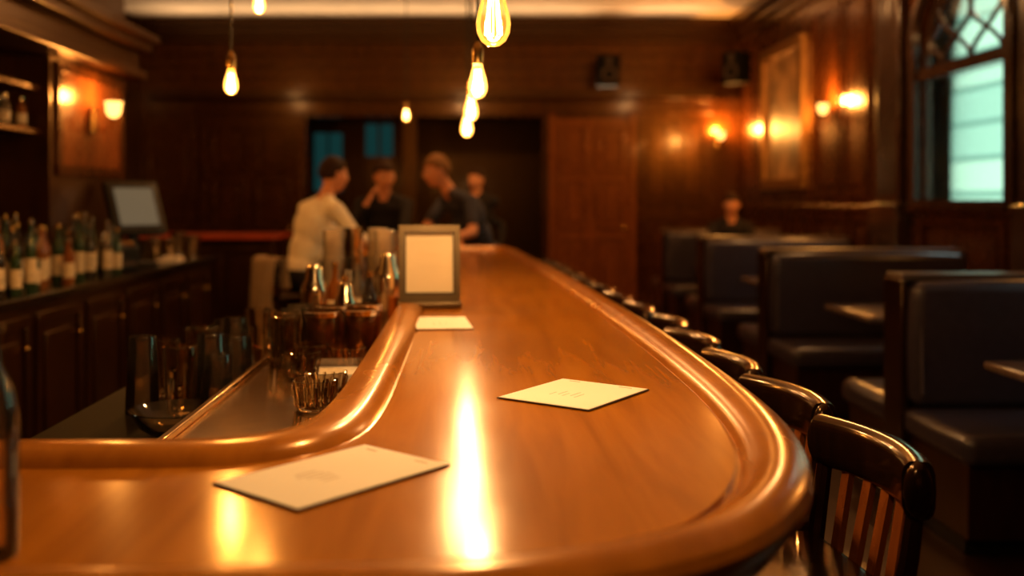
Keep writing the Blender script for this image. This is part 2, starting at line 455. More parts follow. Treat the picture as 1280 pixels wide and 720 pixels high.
# ------------------------------------------------------------ main bar
ZB = 1.07
outer = chaikin([(-.85, 7.0), (-.85, 7.3), (-.85, 7.7), (-.75, 7.8), (-.3, 7.8), (.18, 7.8), (.32, 7.74), (.36, 7.5), (.41, 6.4), (.475, 5.25), (.525, 3.9),
                 (.550, 2.9), (.556, 2.3), (.550, 1.86), (.522, 1.55), (.468, 1.33), (.39, 1.17), (.30, 1.06), (.18, .98), (.05, .935), (-.12, .91), (-.6, .90), (-1.7, .90)], 3)
inner = chaikin([(-1.7, 1.50), (-.8, 1.50), (-.46, 1.50), (-.34, 1.515), (-.262, 1.60), (-.242, 1.80), (-.24, 2.2), (-.24, 3), (-.24, 5), (-.24, 6.7), (-.25, 6.93), (-.34, 7.0), (-.55, 7.0), (-.85, 7.0)], 3)
b = MB()
oN, iN = offs(outer), offs(inner)
A = [(p[0] - n[0] * .106, p[1] - n[1] * .106) for p, n in zip(outer, oN)]
B = [(p[0] - n[0] * .094, p[1] - n[1] * .094) for p, n in zip(inner, iN)]
poly = [(x, y, ZB) for x, y in A] + [(x, y, ZB) for x, y in B]
b.prism(poly, (0, 0, -.045), M_BAR)
b.sweep(outer, [(-.112, 0), (-.106, -.006), (-.097, -.006), (-.092, .004), (-.080, .014), (-.062, .024), (-.045, .026), (-.022, .022), (-.006, .012), (0, 0), (-.002, -.014), (-.014, -.03),
                (-.03, -.038), (-.036, -.06), (-.06, -.07), (-.112, -.07)], M_RAIL, ZB)
b.sweep(inner, [(-.10, 0), (-.094, -.004), (-.088, -.002), (-.080, .008), (-.068, .016), (-.054, .021), (-.010, .022), (-.002, .019), (0, .012), (0, -.09), (-.10, -.09)], M_RAIL, ZB)
b.sweep(outer, [(-.36, -.06), (-.31, -.06), (-.31, -ZB), (-.36, -ZB)], M_DARK, ZB)
b.sweep(outer, [(-.31, -.9), (-.28, -.92), (-.28, -ZB), (-.31, -ZB)], M_DARK, ZB)
b.sweep(inner, [(-.08, -.09), (-.05, -.09), (-.05, -ZB), (-.08, -ZB)], M_DARK, ZB)
b.build('bar_counter', angle=30)

b = MB()
b.bx(-.58, -.25, 1.66, 6.4, .945, .98, M_STEEL)
b.bx(-.595, -.58, 1.66, 6.4, .93, .995, M_STEEL)
b.bx(-.57, -.27, 1.74, 6.3, 0, .945, M_DARK)
b.build('service_ledge', bevel=.003)
b = MB()
b.bx(-1.05, -.60, 2.3, 4.4, .84, .88, M_MATTE); b.bx(-1.0, -.62, 2.35, 4.35, .1, .84, M_DARK); b.bx(-.98, -.64, 2.4, 4.3, 0, .1, M_BLACK)
b.build('under_bar_cabinet', bevel=.004)

def menu(name, cx, cy, L, W, ang, z=ZB + .0015, m=M_PAPER, rows=5):
    b = MB()
    b.box((0, 0, .0008), (L, W, .0016), M_EDGE)
    b.box((0, 0, .002), (L - .005, W - .005, .0012), m)
    b.box((L * .43, W * .30, .0027), (.004, W * .12, .0004), M_INK); b.box((L * .43, -W * .28, .0027), (.004, W * .14, .0004), M_INK)
    for i in range(rows):
        y = W * .16 - i * W * .34 / rows
        w = L * random.uniform(.10, .20)
        b.box((-L * .08 + random.uniform(-.01, .01), y, .0027), (w, .0014, .0004), M_INK)
    b.build(name, (cx, cy, z), ang)
menu('menu_card', -.183, 1.372, .277, .177, math.radians(49))
menu('menu_card', .208, 1.942, .245, .20, math.radians(54))
menu('menu_card', -.080, 3.06, .30, .17, math.radians(95), rows=3)

b = MB()
R = Matrix.Rotation(math.radians(-6), 3, 'X')
b.rbox((0, 0, .012), (.225, .085, .024), .008, M_FRAMEH)
for (c, d) in (((0, 0, .036), (.215, .03, .026)), ((0, 0, .277), (.215, .03, .026)), ((-.096, 0, .156), (.024, .03, .22)), ((.096, 0, .156), (.024, .03, .22))):
    b.box(R @ Vector(c), d, M_FRAMEH, R)
for (c, d) in (((0, -.016, .051), (.172, .003, .004)), ((0, -.016, .263), (.172, .003, .004)), ((-.085, -.016, .157), (.004, .003, .212)), ((.085, -.016, .157), (.004, .003, .212))):
    b.box(R @ Vector(c), d, M_BLACK, R)
b.box(R @ Vector((0, 0, .157)), (.17, .012, .218), M_CREAM, R)
for i in range(4):
    b.box(R @ Vector((0, -.0068, .23 - i * .04)), (.09 - i * .012, .0006, .003), M_CREAM, R)
b.build('table_menu_stand', (-.135, 3.50, ZB + .0015), math.radians(4), bevel=.003)

# ------------------------------------------------------------ glassware
def tumbler(b, x, y, z, r=.042, h=.14, m=M_GLASS, ribs=False, flip=False, seg=24):
    pr = [(0, 0), (r * .78, 0), (r * .82, .004), (r, h), (r - .003, h + .001), (r * .80 - .003, .012), (0, .012)]
    R = None; zz = z
    if flip: R = Matrix.Rotation(PI, 3, 'X'); zz = z + h + .001
    b.lathe(pr, (x, y, zz), m, seg, R)
    if ribs:
        for i in range(14):
            a = 2 * PI * i / 14
            p0 = (x + r * .83 * math.cos(a), y + r * .83 * math.sin(a), z + .008); p1 = (x + r * .98 * math.cos(a), y + r * .98 * math.sin(a), z + h * .85)
            b.tube([p0, p1], .004, m, 5)

b = MB()
for i, (x, y) in enumerate(((-.655, 2.60), (-.755, 2.62), (-.70, 2.71), (-.80, 2.75), (-.66, 2.82), (-.76, 2.86), (-.68, 2.95), (-.80, 2.98), (-.72, 3.08), (-.66, 3.18), (-.78, 3.2), (-.70, 3.32), (-.80, 3.36), (-.66, 3.45), (-.87, 2.66), (-.88, 2.88))):
    tumbler(b, x, y, .881, .045, .165 + .02 * (i % 3), M_RGLASS if i % 2 else M_GLASS, flip=(i % 2 == 0))
b.build('pint_glasses')
b = MB()
b.lathe([(0, 0), (.06, 0), (.09, .02), (.115, .06), (.112, .062), (.085, .026), (.055, .008), (0, .008)], (-.71, 2.43, .881), M_RGLASS, 28)
b.build('glass_bowl')
b = MB()
for (x, y) in ((-.535, 2.86), (-.535, 2.96), (-.535, 3.07), (-.535, 3.18)):
    tumbler(b, x, y, .981, .041, .135, M_RGLASS if y < 3 else M_GLASS, ribs=True)
b.build('ribbed_tumblers')
b = MB()
tumbler(b, 0, 0, 0, .050, .065, M_RGLASS, ribs=True)
rg = b.mesh('rocks_glass')
for (x, y) in ((-.345, 2.24), (-.335, 2.35), (-.44, 2.66), (-.33, 2.73), (-.44, 2.78)): place(rg, 'rocks_glass', (x, y, .981))
b = MB()
b.box((0, 0, .004), (.12, .14, .008), M_SMOKE)
for sx in (-1, 1): b.box((sx * .058, 0, .03), (.004, .14, .052), M_GLASS)
b.box((0, .068, .03), (.112, .004, .052), M_GLASS)
for i in range(9): b.box((random.uniform(-.002, .002), random.uniform(-.002, .002), .0105 + i * .0028), (.105, .12, .0018), M_TOWEL)
b.build('napkin_caddy', (-.33, 2.54, .981), .1)
b = MB()
b.lathe([(0, 0), (.036, 0), (.039, .004), (.048, .135), (.047, .137), (.037, .008), (0, .008)], (0, 0, 0), M_BRONZE, 28)
b.lathe([(.0475, .124), (.0525, .126), (.0525, .141), (.0465, .142), (.0465, .130)], (0, 0, 0), M_CHROME, 28)
tin = b.mesh('mixing_tin')
for (x, y) in ((-.43, 2.93), (-.325, 2.98), (-.42, 3.08), (-.32, 3.13)): place(tin, 'mixing_tin', (x, y, .981))
b = MB()
b.lathe([(0, 0), (.040, 0), (.046, .16), (.043, .18), (.030, .205), (.028, .235), (.02, .25), (0, .252)], (0, 0, 0), M_CHROME, 28)
sh_ = b.mesh('cocktail_shaker')
place(sh_, 'cocktail_shaker', (-.52, 3.36, .981)); place(sh_, 'cocktail_shaker', (-.30, 3.72, .981), 0, 0, 1.1); place(sh_, 'cocktail_shaker', (-.40, 3.25, .981), 0, 0, .8)
def bottle(b, x, y, z, h, r, m, cap=M_BLACK):
    b.lathe([(0, 0), (r * .93, 0), (r, .006), (r, h * .58), (r * .9, h * .66), (r * .42, h * .76), (r * .34, h * .82), (r * .34, h * .93), (0, h * .93)], (x, y, z), m, 16)
    b.lathe([(0, h * .92), (r * .4, h * .92), (r * .4, h), (0, h)], (x, y, z), cap, 12)
    b.lathe([(r * 1.01, h * .14), (r * 1.015, h * .15), (r * 1.015, h * .46), (r * 1.01, h * .47)], (x, y, z), M_LABEL, 16)
b = MB()
for i, (x, y) in enumerate(((-.42, 3.40), (-.33, 3.34), (-.47, 3.52), (-.39, 3.5))): bottle(b, x, y, .981, .21 + .02 * i, .028, BOT[(0, 3, 0, 2)[i]], M_BRASS)
b.build('bitters_bottles')
b = MB()
for i, (x, y) in enumerate(((-.53, 3.92), (-.43, 3.86), (-.33, 3.92), (-.49, 4.25), (-.38, 4.2), (-.29, 4.3))):
    zz = .981
    for k in range((3, 2, 3, 3, 3, 2)[i]):
        tumbler(b, x, y, zz, .044, .15, (M_FROST, M_GLASS, M_FROST, M_CHROME)[i % 4], seg=18); zz += .10
b.build('stacked_glasses')
b = MB()
b.lathe([(0, 0), (.04, 0), (.042, .11), (.039, .11), (.037, .006), (0, .006)], (0, 0, 0), M_CHROME, 20)
for i in range(16):
    a = random.uniform(0, 6.28); r = random.uniform(0, .025)
    b.tube([(r * math.cos(a) * .6, r * math.sin(a) * .6, .01), (r * math.cos(a) * 1.5, r * math.sin(a) * 1.5, .21)], .003, random.choice((M_TOWEL, M_BLACK)), 6)
b.build('straw_holder', (-.42, 3.68, .981))
b = MB()
b.lathe([(0, 0), (.030, 0), (.032, .005), (.032, .15), (.025, .18), (.013, .205), (.012, .235), (.016, .237), (.016, .245), (0.0, .245)], (0, 0, 0), M_TGLASS, 24)
b.build('glass_water_bottle', (-.512, 1.06, ZB + .001))
b = MB()
for (x, y) in ((-.55, 7.35), (-.3, 7.5), (-.12, 7.3)): tumbler(b, x, y, ZB + .001, .04, .14, M_FROST, seg=16)
b.build('cocktail_glasses')

# ------------------------------------------------------------ pendants
BARCOL = (1, .565, .225); AMBER = (1, .39, .07)
def pendant(x, y, z, power, s=1.0, env=M_BULB, col=BARCOL):
    b = MB()
    pr = [(0, -.045), (.012, -.043), (.024, -.034), (.032, -.018), (.034, 0), (.031, .02), (.024, .045), (.018, .065), (.0145, .08)]
    b.lathe([(q * s, w * s) for q, w in pr], (0, 0, 0), env, 24)
    t = .078 * s
    b.lathe([(0, t), (.016, t), (.017, t + .007), (.017, t + .047), (.012, t + .057), (.005, t + .07), (0, t + .07)], (0, 0, 0), M_BRASS, 16)
    for k in range(6):
        a0 = 2 * PI * k / 6; a1 = a0 + PI / 6
        b.tube([(.008 * math.cos(a0), .008 * math.sin(a0), .06 * s), (.017 * s * math.cos(a0), .017 * s * math.sin(a0), -.022 * s),
                (.017 * s * math.cos(a1), .017 * s * math.sin(a1), -.022 * s), (.008 * math.cos(a1), .008 * math.sin(a1), .06 * s)], .0011 * s, M_FIL, 5)
    b.tube([(0, 0, t + .065), (0, 0, ZC - z - .03)], .0045, M_BLACK, 6)
    b.lathe([(0, ZC - z), (.06, ZC - z), (.055, ZC - z - .02), (.01, ZC - z - .035), (0, ZC - z - .035)], (0, 0, 0), M_BRASS, 16)
    o = b.build('pendant_bulb_lamp', (x, y, z))
    l = point('pendant_light', (0, 0, 0), power, col, .022); l.parent = o
pendant(.049, 1.92, 1.79, 25)
pendant(.030, 3.06, 1.80, 18, .85, M_BULBF)
pendant(.012, 3.95, 1.80, 13, .82, M_BULBF)
pendant(-.005, 4.75, 1.79, 12, .85, M_BULBF)
pendant(.06, .55, 2.02, 11)  # unseen pendant continuing the row, added to light the near bar
pendant(-.888, 3.73, 1.88, 16, .75, M_BULBF, AMBER)
pendant(-.86, 4.1, 2.25, 10, .7, M_BULBF, AMBER)
pendant(-.62, 10.0, 2.29, 14, 1.0, M_BULB, AMBER)
pendant(-1.85, 3.3, 2.05, 16, .75, M_BULBF, AMBER)  # unseen pendant added to put highlights on the back bar bottles

# ------------------------------------------------------------ sconces
def sconce(x, y, z, dx, dy, power):
    b = MB(); R = Matrix.Rotation(math.atan2(dy, dx), 3, 'Z')
    c = lambda p: R @ Vector(p)
    b.rbox(c((.01, 0, -.06)), (.02, .08, .18), .009, M_BRASS, R)
    b.tube([c((.01, 0, -.08)), c((.06, 0, -.12)), c((.12, 0, -.10)), c((.14, 0, -.05))], .008, M_BRASS, 8)
    b.lathe([(0, -.06), (.022, -.055), (.028, -.04), (.0, -.038)], c((.14, 0, 0)), M_BRASS, 16)
    b.lathe([(.015, -.04), (.038, -.02), (.05, .01), (.048, .04), (.058, .065), (.055, .066), (.044, .04), (.045, .01), (.034, -.016), (.012, -.036)], c((.14, 0, 0)), M_SHADE, 20)
    o = b.build('wall_sconce', (x, y, z))
    l = point('sconce_light', tuple(c((.17, 0, .10))), power, AMBER, .05); l.parent = o
sconce(-2.475, 6.56, 2.03, 1, 0, 22)
sconce(XR - .001, 10.35, 2.38, -1, 0, 105)
sconce(3.52, YB - .001, 2.33, 0, -1, 90)
sconce(XR - .001, 5.9, 2.45, -1, 0, 14)
for (x, y, w, c) in ((-.05, 8.3, 68, (1, .48, .16)), (3.05, 8.6, 38, (1, .48, .16)), (-3.2, 8.9, 30, (1, .44, .12))):  # unseen globes added above the view as fill for ceiling and people
    b = MB(); b.ell((0, 0, 0), (.13, .13, .13), M_FILL_GLOBE); b.tube([(0, 0, .12), (0, 0, ZC - 3.5)], .012, M_BRASS, 8)
    b.lathe([(0, .12), (.05, .12), (.045, .15), (0, .16)], (0, 0, 0), M_BRASS, 16)
    o = b.build('fill_globe_lamp', (x, y, 3.5))
    l = point('fill_globe_light', (0, 0, -.18), w, c, .1); l.parent = o
b = MB(); b.bx(-4.4, 3.4, YB - .30, YB - .101, 2.86, 2.90, M_DARK); b.bx(-4.4, 3.4, YB - .30, YB - .28, 2.90, 2.97, M_DARK)  # made-up fixture added to carry the ceiling fill light
o = b.build('added_uplight_trough')
al = bpy.data.lights.new('ceiling_fill_light', 'AREA'); al.shape = 'RECTANGLE'; al.size = 7.6; al.size_y = .08; al.energy = 26; al.color = (1, .64, .34); al.spread = math.radians(70)  # area light added to brighten the ceiling by the back wall
ao = bpy.data.objects.new('ceiling_fill_light', al); bpy.context.scene.collection.objects.link(ao)
ao.location = (-.5, YB - .22, 2.93); ao.rotation_euler = (PI + math.radians(36), 0, 0); ao.parent = o

# ------------------------------------------------------------ wall decor
b = MB()
b.bx(XR - .02, XR - .002, 11.35, 12.75, 1.68, 3.25, M_ART)
for (y0, y1, z0, z1) in ((11.25, 12.85, 1.58, 1.70), (11.25, 12.85, 3.22, 3.34), (11.25, 11.37, 1.7, 3.22), (12.73, 12.85, 1.7, 3.22)):
    b.bx(XR - .07, XR - .002, y0, y1, z0, z1, M_GOLD)
b.build('framed_painting', bevel=.012)
def speaker(x, y, z, rz):
    b = MB(); b.rbox((0, 0, 0), (.30, .25, .42), .02, M_MATTE)
    b.lathe([(.11, 0), (.10, .012), (.04, -.01), (0, .0)], (0, -.126, -.06), M_EDGE, 20, Matrix.Rotation(PI / 2, 3, 'X'))
    b.lathe([(.05, 0), (.04, .01), (0, .0)], (0, -.126, .12), M_EDGE, 20, Matrix.Rotation(PI / 2, 3, 'X'))
    b.box((0, .16, 0), (.06, .14, .06), M_BLACK)
    b.build('wall_speaker', (x, y, z), rz)
speaker(1.92, YB - .34, 3.22, .0)
speaker(XR - .27, 13.2, 3.2, -.9)

# ------------------------------------------------------------ booths
def booth_mesh():
    b = MB(); W = 1.32
    b.bx(0, W, -.05, .05, 0, 1.09, M_DARK); b.bx(-.02, W + .02, -.09, .09, 1.085, 1.112, M_CAP)
    b.bx(-.03, 0, -.10, .10, 0, 1.085, M_BLACKW); b.bx(W, W + .03, -.10, .10, 0, 1.085, M_BLACKW)
    for s in (-1, 1):
        b.rbox((W / 2, s * .11, .80), (W - .01, .12, .56), .045, M_LEATHER, Matrix.Rotation(s * -.05, 3, 'X'), .014)
        b.rbox((W / 2, s * .375, .445), (W + .04, .60, .13), .045, M_LEATHER, None, .012)
        b.bx(.01, W - .01, min(s * .05, s * .62), max(s * .05, s * .62), .08, .38, M_DARK)
        b.bx(.03, W - .03, min(s * .05, s * .55), max(s * .05, s * .55), 0, .08, M_BLACK)
        y = s * .178
        b.tube([(.03, y, .58), (.03, y - s * .02, 1.04), (W - .03, y - s * .02, 1.04), (W - .03, y, .58)], .006, M_PIPING, 6)
    return b.mesh('booth_bench')
bm_ = booth_mesh()
BO = [(2.00, 4.62), (2.08, 6.95), (2.18, 9.25), (2.26, 11.55)]
for (x, y) in BO: place(bm_, 'booth_bench', (x, y, 0), 0, .004)
def table_mesh():
    b = MB(); b.rbox((.55, 0, .775), (1.15, .70, .035), .012, M_TABLE)
    b.tube([(.6, 0, .04), (.6, 0, .76)], .035, M_BLACK, 12)
    b.rbox((.6, 0, .02), (.5, .5, .035), .015, M_BLACK); b.rbox((.6, 0, .745), (.3, .3, .025), .01, M_BLACK)
    return b.mesh('booth_table')
tm = table_mesh()
for (x, y) in ((2.13, 3.72), (2.28, 5.95), (2.36, 8.2), (2.45, 10.35)): place(tm, 'booth_table', (x, y, 0))
b = MB()
for i, (x, y) in enumerate(((2.95, 5.8), (3.05, 5.85))):
    b.lathe([(0, 0), (.022, 0), (.025, .03), (.02, .07), (.018, .075), (0, .075)], (x, y, .794), M_TOWEL, 16)
    b.lathe([(0, .074), (.02, .074), (.017, .095), (0, .1)], (x, y, .794), M_CHROME, 16)
b.build('salt_and_pepper_shakers')

# ------------------------------------------------------------ bar stools
def stool_mesh():
    b = MB()
    b.rbox((0, 0, .745), (.38, .40, .075), .03, M_BLACKW, None, .008)
    b.bx(-.17, .17, -.18, .18, .66, .715, M_BLACKW)
    for sx in (-1, 1):
        for sy in (-1, 1):
            b.tube([(sx * .15, sy * .16, .70), (sx * .19, sy * .19, .0)], [.022, .016], M_BLACKW, 8)
    for (z, k) in ((.25, .178), (.40, .171)):
        b.tube([(-k, -k, z), (-k, k, z)], .012, M_BLACKW, 8); b.tube([(k, -k, z), (k, k, z)], .012, M_BLACKW, 8)
        b.tube([(-k, -k, z + .05), (k, -k, z + .05)], .012, M_BLACKW, 8); b.tube([(-k, k, z + .05), (k, k, z + .05)], .012, M_BLACKW, 8)
    f = lambda y: .232 - .050 * (y / .2) ** 2
    zt = .966
    path = [(f(y), y) for y in [-.182 + .364 * i / 16 for i in range(17)]]
    pr = [(.027 * math.copysign(abs(math.cos(t * PI / 8)) ** .6, math.cos(t * PI / 8)), .050 * math.copysign(abs(math.sin(t * PI / 8)) ** .6, math.sin(t * PI / 8))) for t in range(16)]
    b.sweep(path, pr, M_BLACKW, zt)
    for e in (-.182, .182): b.ell((f(e), e, zt), (.026, .02, .049), M_BLACKW)
    for y in (-.165, .165):
        b.tube([(.16, y * .95, .70), (f(y) - .015, y, .85), (f(y), y, .96)], [.018, .017, .015], M_BLACKW, 8)
    for y in (-.10, -.033, .033, .10):
        x0, x1 = .175, f(y); d = Vector((x1 - x0, 0, .28)); a = math.atan2(d.x, d.z)
        b.box(((x0 + x1) / 2, y, .84), (.012, .028, .29), M_STOOL, Matrix.Rotation(a, 3, 'Y'))
    return b.mesh('bar_stool')
sm = stool_mesh()
y = 1.82; i = 0
while y < 7.4:
    x = .535 - max(0, y - 3.6) * .042
    place(sm, 'bar_stool', (x + random.uniform(-.01, .01), y, 0), random.uniform(.0, .22) if i else .10)
    y += .455 if y < 5 else .52; i += 1

# ------------------------------------------------------------ back bar (left)
b = MB()
b.bx(-2.90, -2.10, .2, 8.1, .08, .96, M_DARK); b.bx(-2.92, -2.04, .15, 8.15, .96, 1.0, M_COUNTER); b.bx(-2.88, -2.16, .2, 8.05, 0, .08, M_BLACK)
yy = .3
while yy < 8:
    frame_x(b, yy, yy + .58, .15, .9, -2.10, M_DARK, .05, .02, True, 1)
    b.ell((-2.07, yy + .5, .75), (.014, .014, .014), M_BRASS); yy += .645
b.build('back_bar_cabinet', bevel=.004)
b = MB()
b.bx(-3.1, -2.95, YF, 7.3, 0, ZC, M_DARK)
b.build('wall_back_bar')
for (y0, y1, m_) in ((5.95, 7.25, M_DARK), (.2, .7, M_DARK), (3.3, 3.5, M_DARK)):
    b = MB(); b.bx(-2.94, -2.50, y0, y1, 1.003, 2.317, m_)
    if y1 - y0 > 1:
        b.bx(-2.50, -2.494, y0 + .12, y1 - .12, 1.66, 2.26, M_DOOR)
        frame_x(b, y0 + .08, y1 - .08, 1.60, 2.30, -2.50, M_PANEL, .06, .024, False, 1)
    b.build('back_bar_pier', bevel=.005)
for z in (1.84, 2.10):
    for (y0, y1) in ((.702, 3.298), (3.502, 5.948)):
        b = MB(); b.bx(-2.94, -2.55, y0, y1, z, z + .03, M_PANEL); b.build('back_bar_shelf', bevel=.004)
b = MB()
for (x1, z0, z1) in ((-2.34, 2.32, 2.38), (-2.40, 2.38, 2.52), (-2.30, 2.52, 2.58), (-2.24, 2.58, 2.63), (-2.50, 2.63, 3.0), (-2.42, 3.0, 3.08)):
    b.bx(-2.94, x1, .2, 7.25, z0, z1, M_DARK)
b.build('back_bar_canopy', bevel=.006)
b = MB(); placed = []
tries = 0
while len(placed) < 66 and tries < 9000:
    tries += 1
    x = random.uniform(-2.76, -2.10); yb = random.uniform(4.5, 6.05)
    if x < -2.44 and yb > 5.88: continue
    if any((x - a) ** 2 + (yb - c) ** 2 < .075 ** 2 for a, c in placed): continue
    placed.append((x, yb))
    bottle(b, x, yb, 1.001, random.uniform(.22, .38), random.uniform(.026, .035), random.choice(BOT), random.choice((M_BLACK, M_CHROME, M_CHROME, M_BRASS)))
b.build('liquor_bottles')
b = MB()
for i in range(9):
    bottle(b, -2.62 - .08 * (i % 2), 5.0 + i * .105, 1.871, random.uniform(.17, .21), .03, BOT[i % 4], M_CHROME)
b.build('shelf_bottles')
b = MB()
b.rbox((0, 0, .015), (.24, .22, .03), .012, M_BLACK); b.rbox((0, .02, .12), (.07, .06, .22), .02, M_BLACK)
R = Matrix.Rotation(math.radians(-22), 3, 'X')
b.rbox((0, 0, .39), (.40, .055, .39), .018, M_BLACK, R)
b.box(R @ Vector((0, -.0285, .005)) + Vector((0, 0, .39)), (.29, .003, .27), M_SCREEN, R)
b.build('pos_terminal', (-2.27, 6.78, 1.001), math.radians(50))
b = MB()
b.rbox((0, 0, .08), (.26, .24, .16), .015, M_BLACK); b.rbox((0, -.04, .17), (.20, .12, .03), .01, M_STEEL); b.box((0, -.121, .05), (.20, .004, .03), M_EDGE)
b.box((0, .06, .20), (.07, .006, .08), M_PAPER, Matrix.Rotation(.3, 3, 'X'))
b.build('receipt_printer', (-2.26, 6.32, 1.001), math.radians(50))
b = MB()
b.lathe([(0, 0), (.05, 0), (.055, .17), (.05, .17), (.048, .006), (0, .006)], (0, 0, 0), M_CHROME, 20)
ib = b.mesh('ice_bucket')
for (x, yq, s_) in ((-2.17, 7.85, 1), (-2.30, 7.9, 1.1), (-2.13, 7.68, .85)): place(ib, 'ice_bucket', (x, yq, 1.001), 0, 0, s_)
b = MB()
for k, (x, yq) in enumerate(((-2.3, 7.3), (-2.4, 7.42), (-2.25, 7.5), (-2.38, 7.62), (-2.2, 7.36), (-2.45, 7.75), (-2.32, 7.42))): tumbler(b, x, yq, 1.001, .038, .16, M_GLASS if k % 2 else M_CHROME, seg=14)
b.build('back_bar_glasses')
b = MB()
b.rbox((0, 0, .014), (.16, .28, .028), .012, M_TOWEL); b.rbox((.01, .02, .035), (.13, .22, .02), .009, M_TOWEL, Matrix.Rotation(.1, 3, 'Z'))
b.build('folded_bar_towel', (-2.13, 7.12, 1.001), .1)
b = MB()
b.bx(-4.1, -2.15, 11.0, 11.7, .06, 1.02, M_DARK); b.bx(-4.15, -2.08, 10.92, 11.78, 1.02, 1.07, M_RED); b.bx(-4.05, -2.2, 11.05, 11.65, 0, .06, M_BLACK)
for k in range(3): frame_y(b, -4.05 + k * .64, -3.47 + k * .64, .15, .92, 11.0, M_DARK, .05, .02)
b.build('side_counter', bevel=.006)

# ------------------------------------------------------------ people
def head(b, c, yaw, pitch, hair, long=False, s=1.0, roll=0):
    X = Matrix.Translation(c) @ Matrix.Rotation(yaw, 4, 'Z') @ Matrix.Rotation(pitch, 4, 'Y') @ Matrix.Rotation(roll, 4, 'X') @ Matrix.Scale(s, 4)
    h = MB(); nu, nv = 36, 26; vs, fs = [], []
    def g(a, w): return math.exp(-(a / w) ** 2)
    for j in range(nv + 1):
        t = PI * j / nv
        for i in range(nu):
            a = 2 * PI * i / nu
            nx, ny, nz = math.sin(t) * math.cos(a), math.sin(t) * math.sin(a), math.cos(t)
            x, y, z = .096 * nx, .076 * ny, .118 * nz
            if nz < 0:
                y *= 1 - .28 * (-nz) ** 1.3
                if nx < 0: x *= 1 - .35 * (-nz)
            if nx > 0:
                x += .024 * g(y, .012) * g(z + .018, .02) + .010 * g(y, .01) * g(z - .01, .02)
                x -= .009 * g(abs(y) - .031, .014) * g(z - .012, .012)
                x += .005 * g(abs(y) - .03, .02) * g(z - .034, .01)
                x += .012 * g(y, .025) * g(z + .095, .02)
                x += .005 * g(y, .022) * g(z + .058, .010)
            vs.append((x, y, z))
    for j in range(nv):
        for i in range(nu):
            k = (i + 1) % nu
            fs.append((j * nu + i, (j + 1) * nu + i, (j + 1) * nu + k, j * nu + k))
    h.add(vs, fs, M_SKIN)
    for sy in (-1, 1):
        h.ell((-.006, sy * .078, .0), (.02, .009, .032), M_SKIN, Matrix.Rotation(sy * .25, 3, 'Z'))
        h.ell((.078, sy * .031, .012), (.012, .013, .008), M_EYE); h.ell((.0885, sy * .031, .012), (.004, .005, .005), M_PUPIL)
        h.ell((.091, sy * .031, .034), (.006, .018, .004), hair)
    h.ell((.094, 0, -.056), (.008, .022, .006), M_LIPS)
    vs, fs = [], []
    for j in range(nv + 1):
        t = PI * j / nv
        for i in range(nu):
            a = 2 * PI * i / nu
            nx, ny, nz = math.sin(t) * math.cos(a), math.sin(t) * math.sin(a), math.cos(t)
            w = 1 + .03 * math.sin(9 * a + 5 * t)
            z = .128 * nz + .018; x = .108 * nx * w - .010; y = .087 * ny * w
            if z < .0:
                k = max(0.0, 1 + z / (.16 if long else .09)); x = x * (.55 + .45 * k) - (.02 if nx > -.2 else 0) * (1 - k)
                y *= .6 + .4 * k; z *= 1.25 if long else .75
            if nx > .35 and z < .062: x = min(x, .03)
            if nx > -.1 and z < .02 and not long: y *= .8
            vs.append((x, y, z))
    for j in range(nv):
        for i in range(nu):
            k = (i + 1) % nu
            fs.append((j * nu + i, (j + 1) * nu + i, (j + 1) * nu + k, j * nu + k))
    h.add(vs, fs, hair)
    b.merge(h, X)

def hand(b, wrist, d, side=1, m=M_SKIN):
    d = Vector(d).normalized(); up = Vector((0, 0, 1)); lat = d.cross(up).normalized() * side; up = lat.cross(d).normalized() * side
    if up.z < 0: up = -up
    R = Matrix((d, lat, up)).transposed()
    w = Vector(wrist)
    b.rbox(w + d * .045, (.10, .08, .028), .013, m, R)
    for k, L in enumerate((.066, .078, .072, .055)):
        o = w + d * .092 + lat * (.031 - .0205 * k)
        b.tube([o - d * .012, o + d * L * .4 + up * .006, o + d * L * .75 - up * .002, o + d * L - up * .012], [.0092, .0088, .008, .0068], m, 8, True)
    o = w + d * .03 + lat * .036
    b.tube([o - lat * .01, o + lat * .02 + d * .02, o + lat * .028 + d * .045 - up * .004, o + lat * .026 + d * .066 - up * .006], [.013, .011, .0098, .008], m, 8, True)

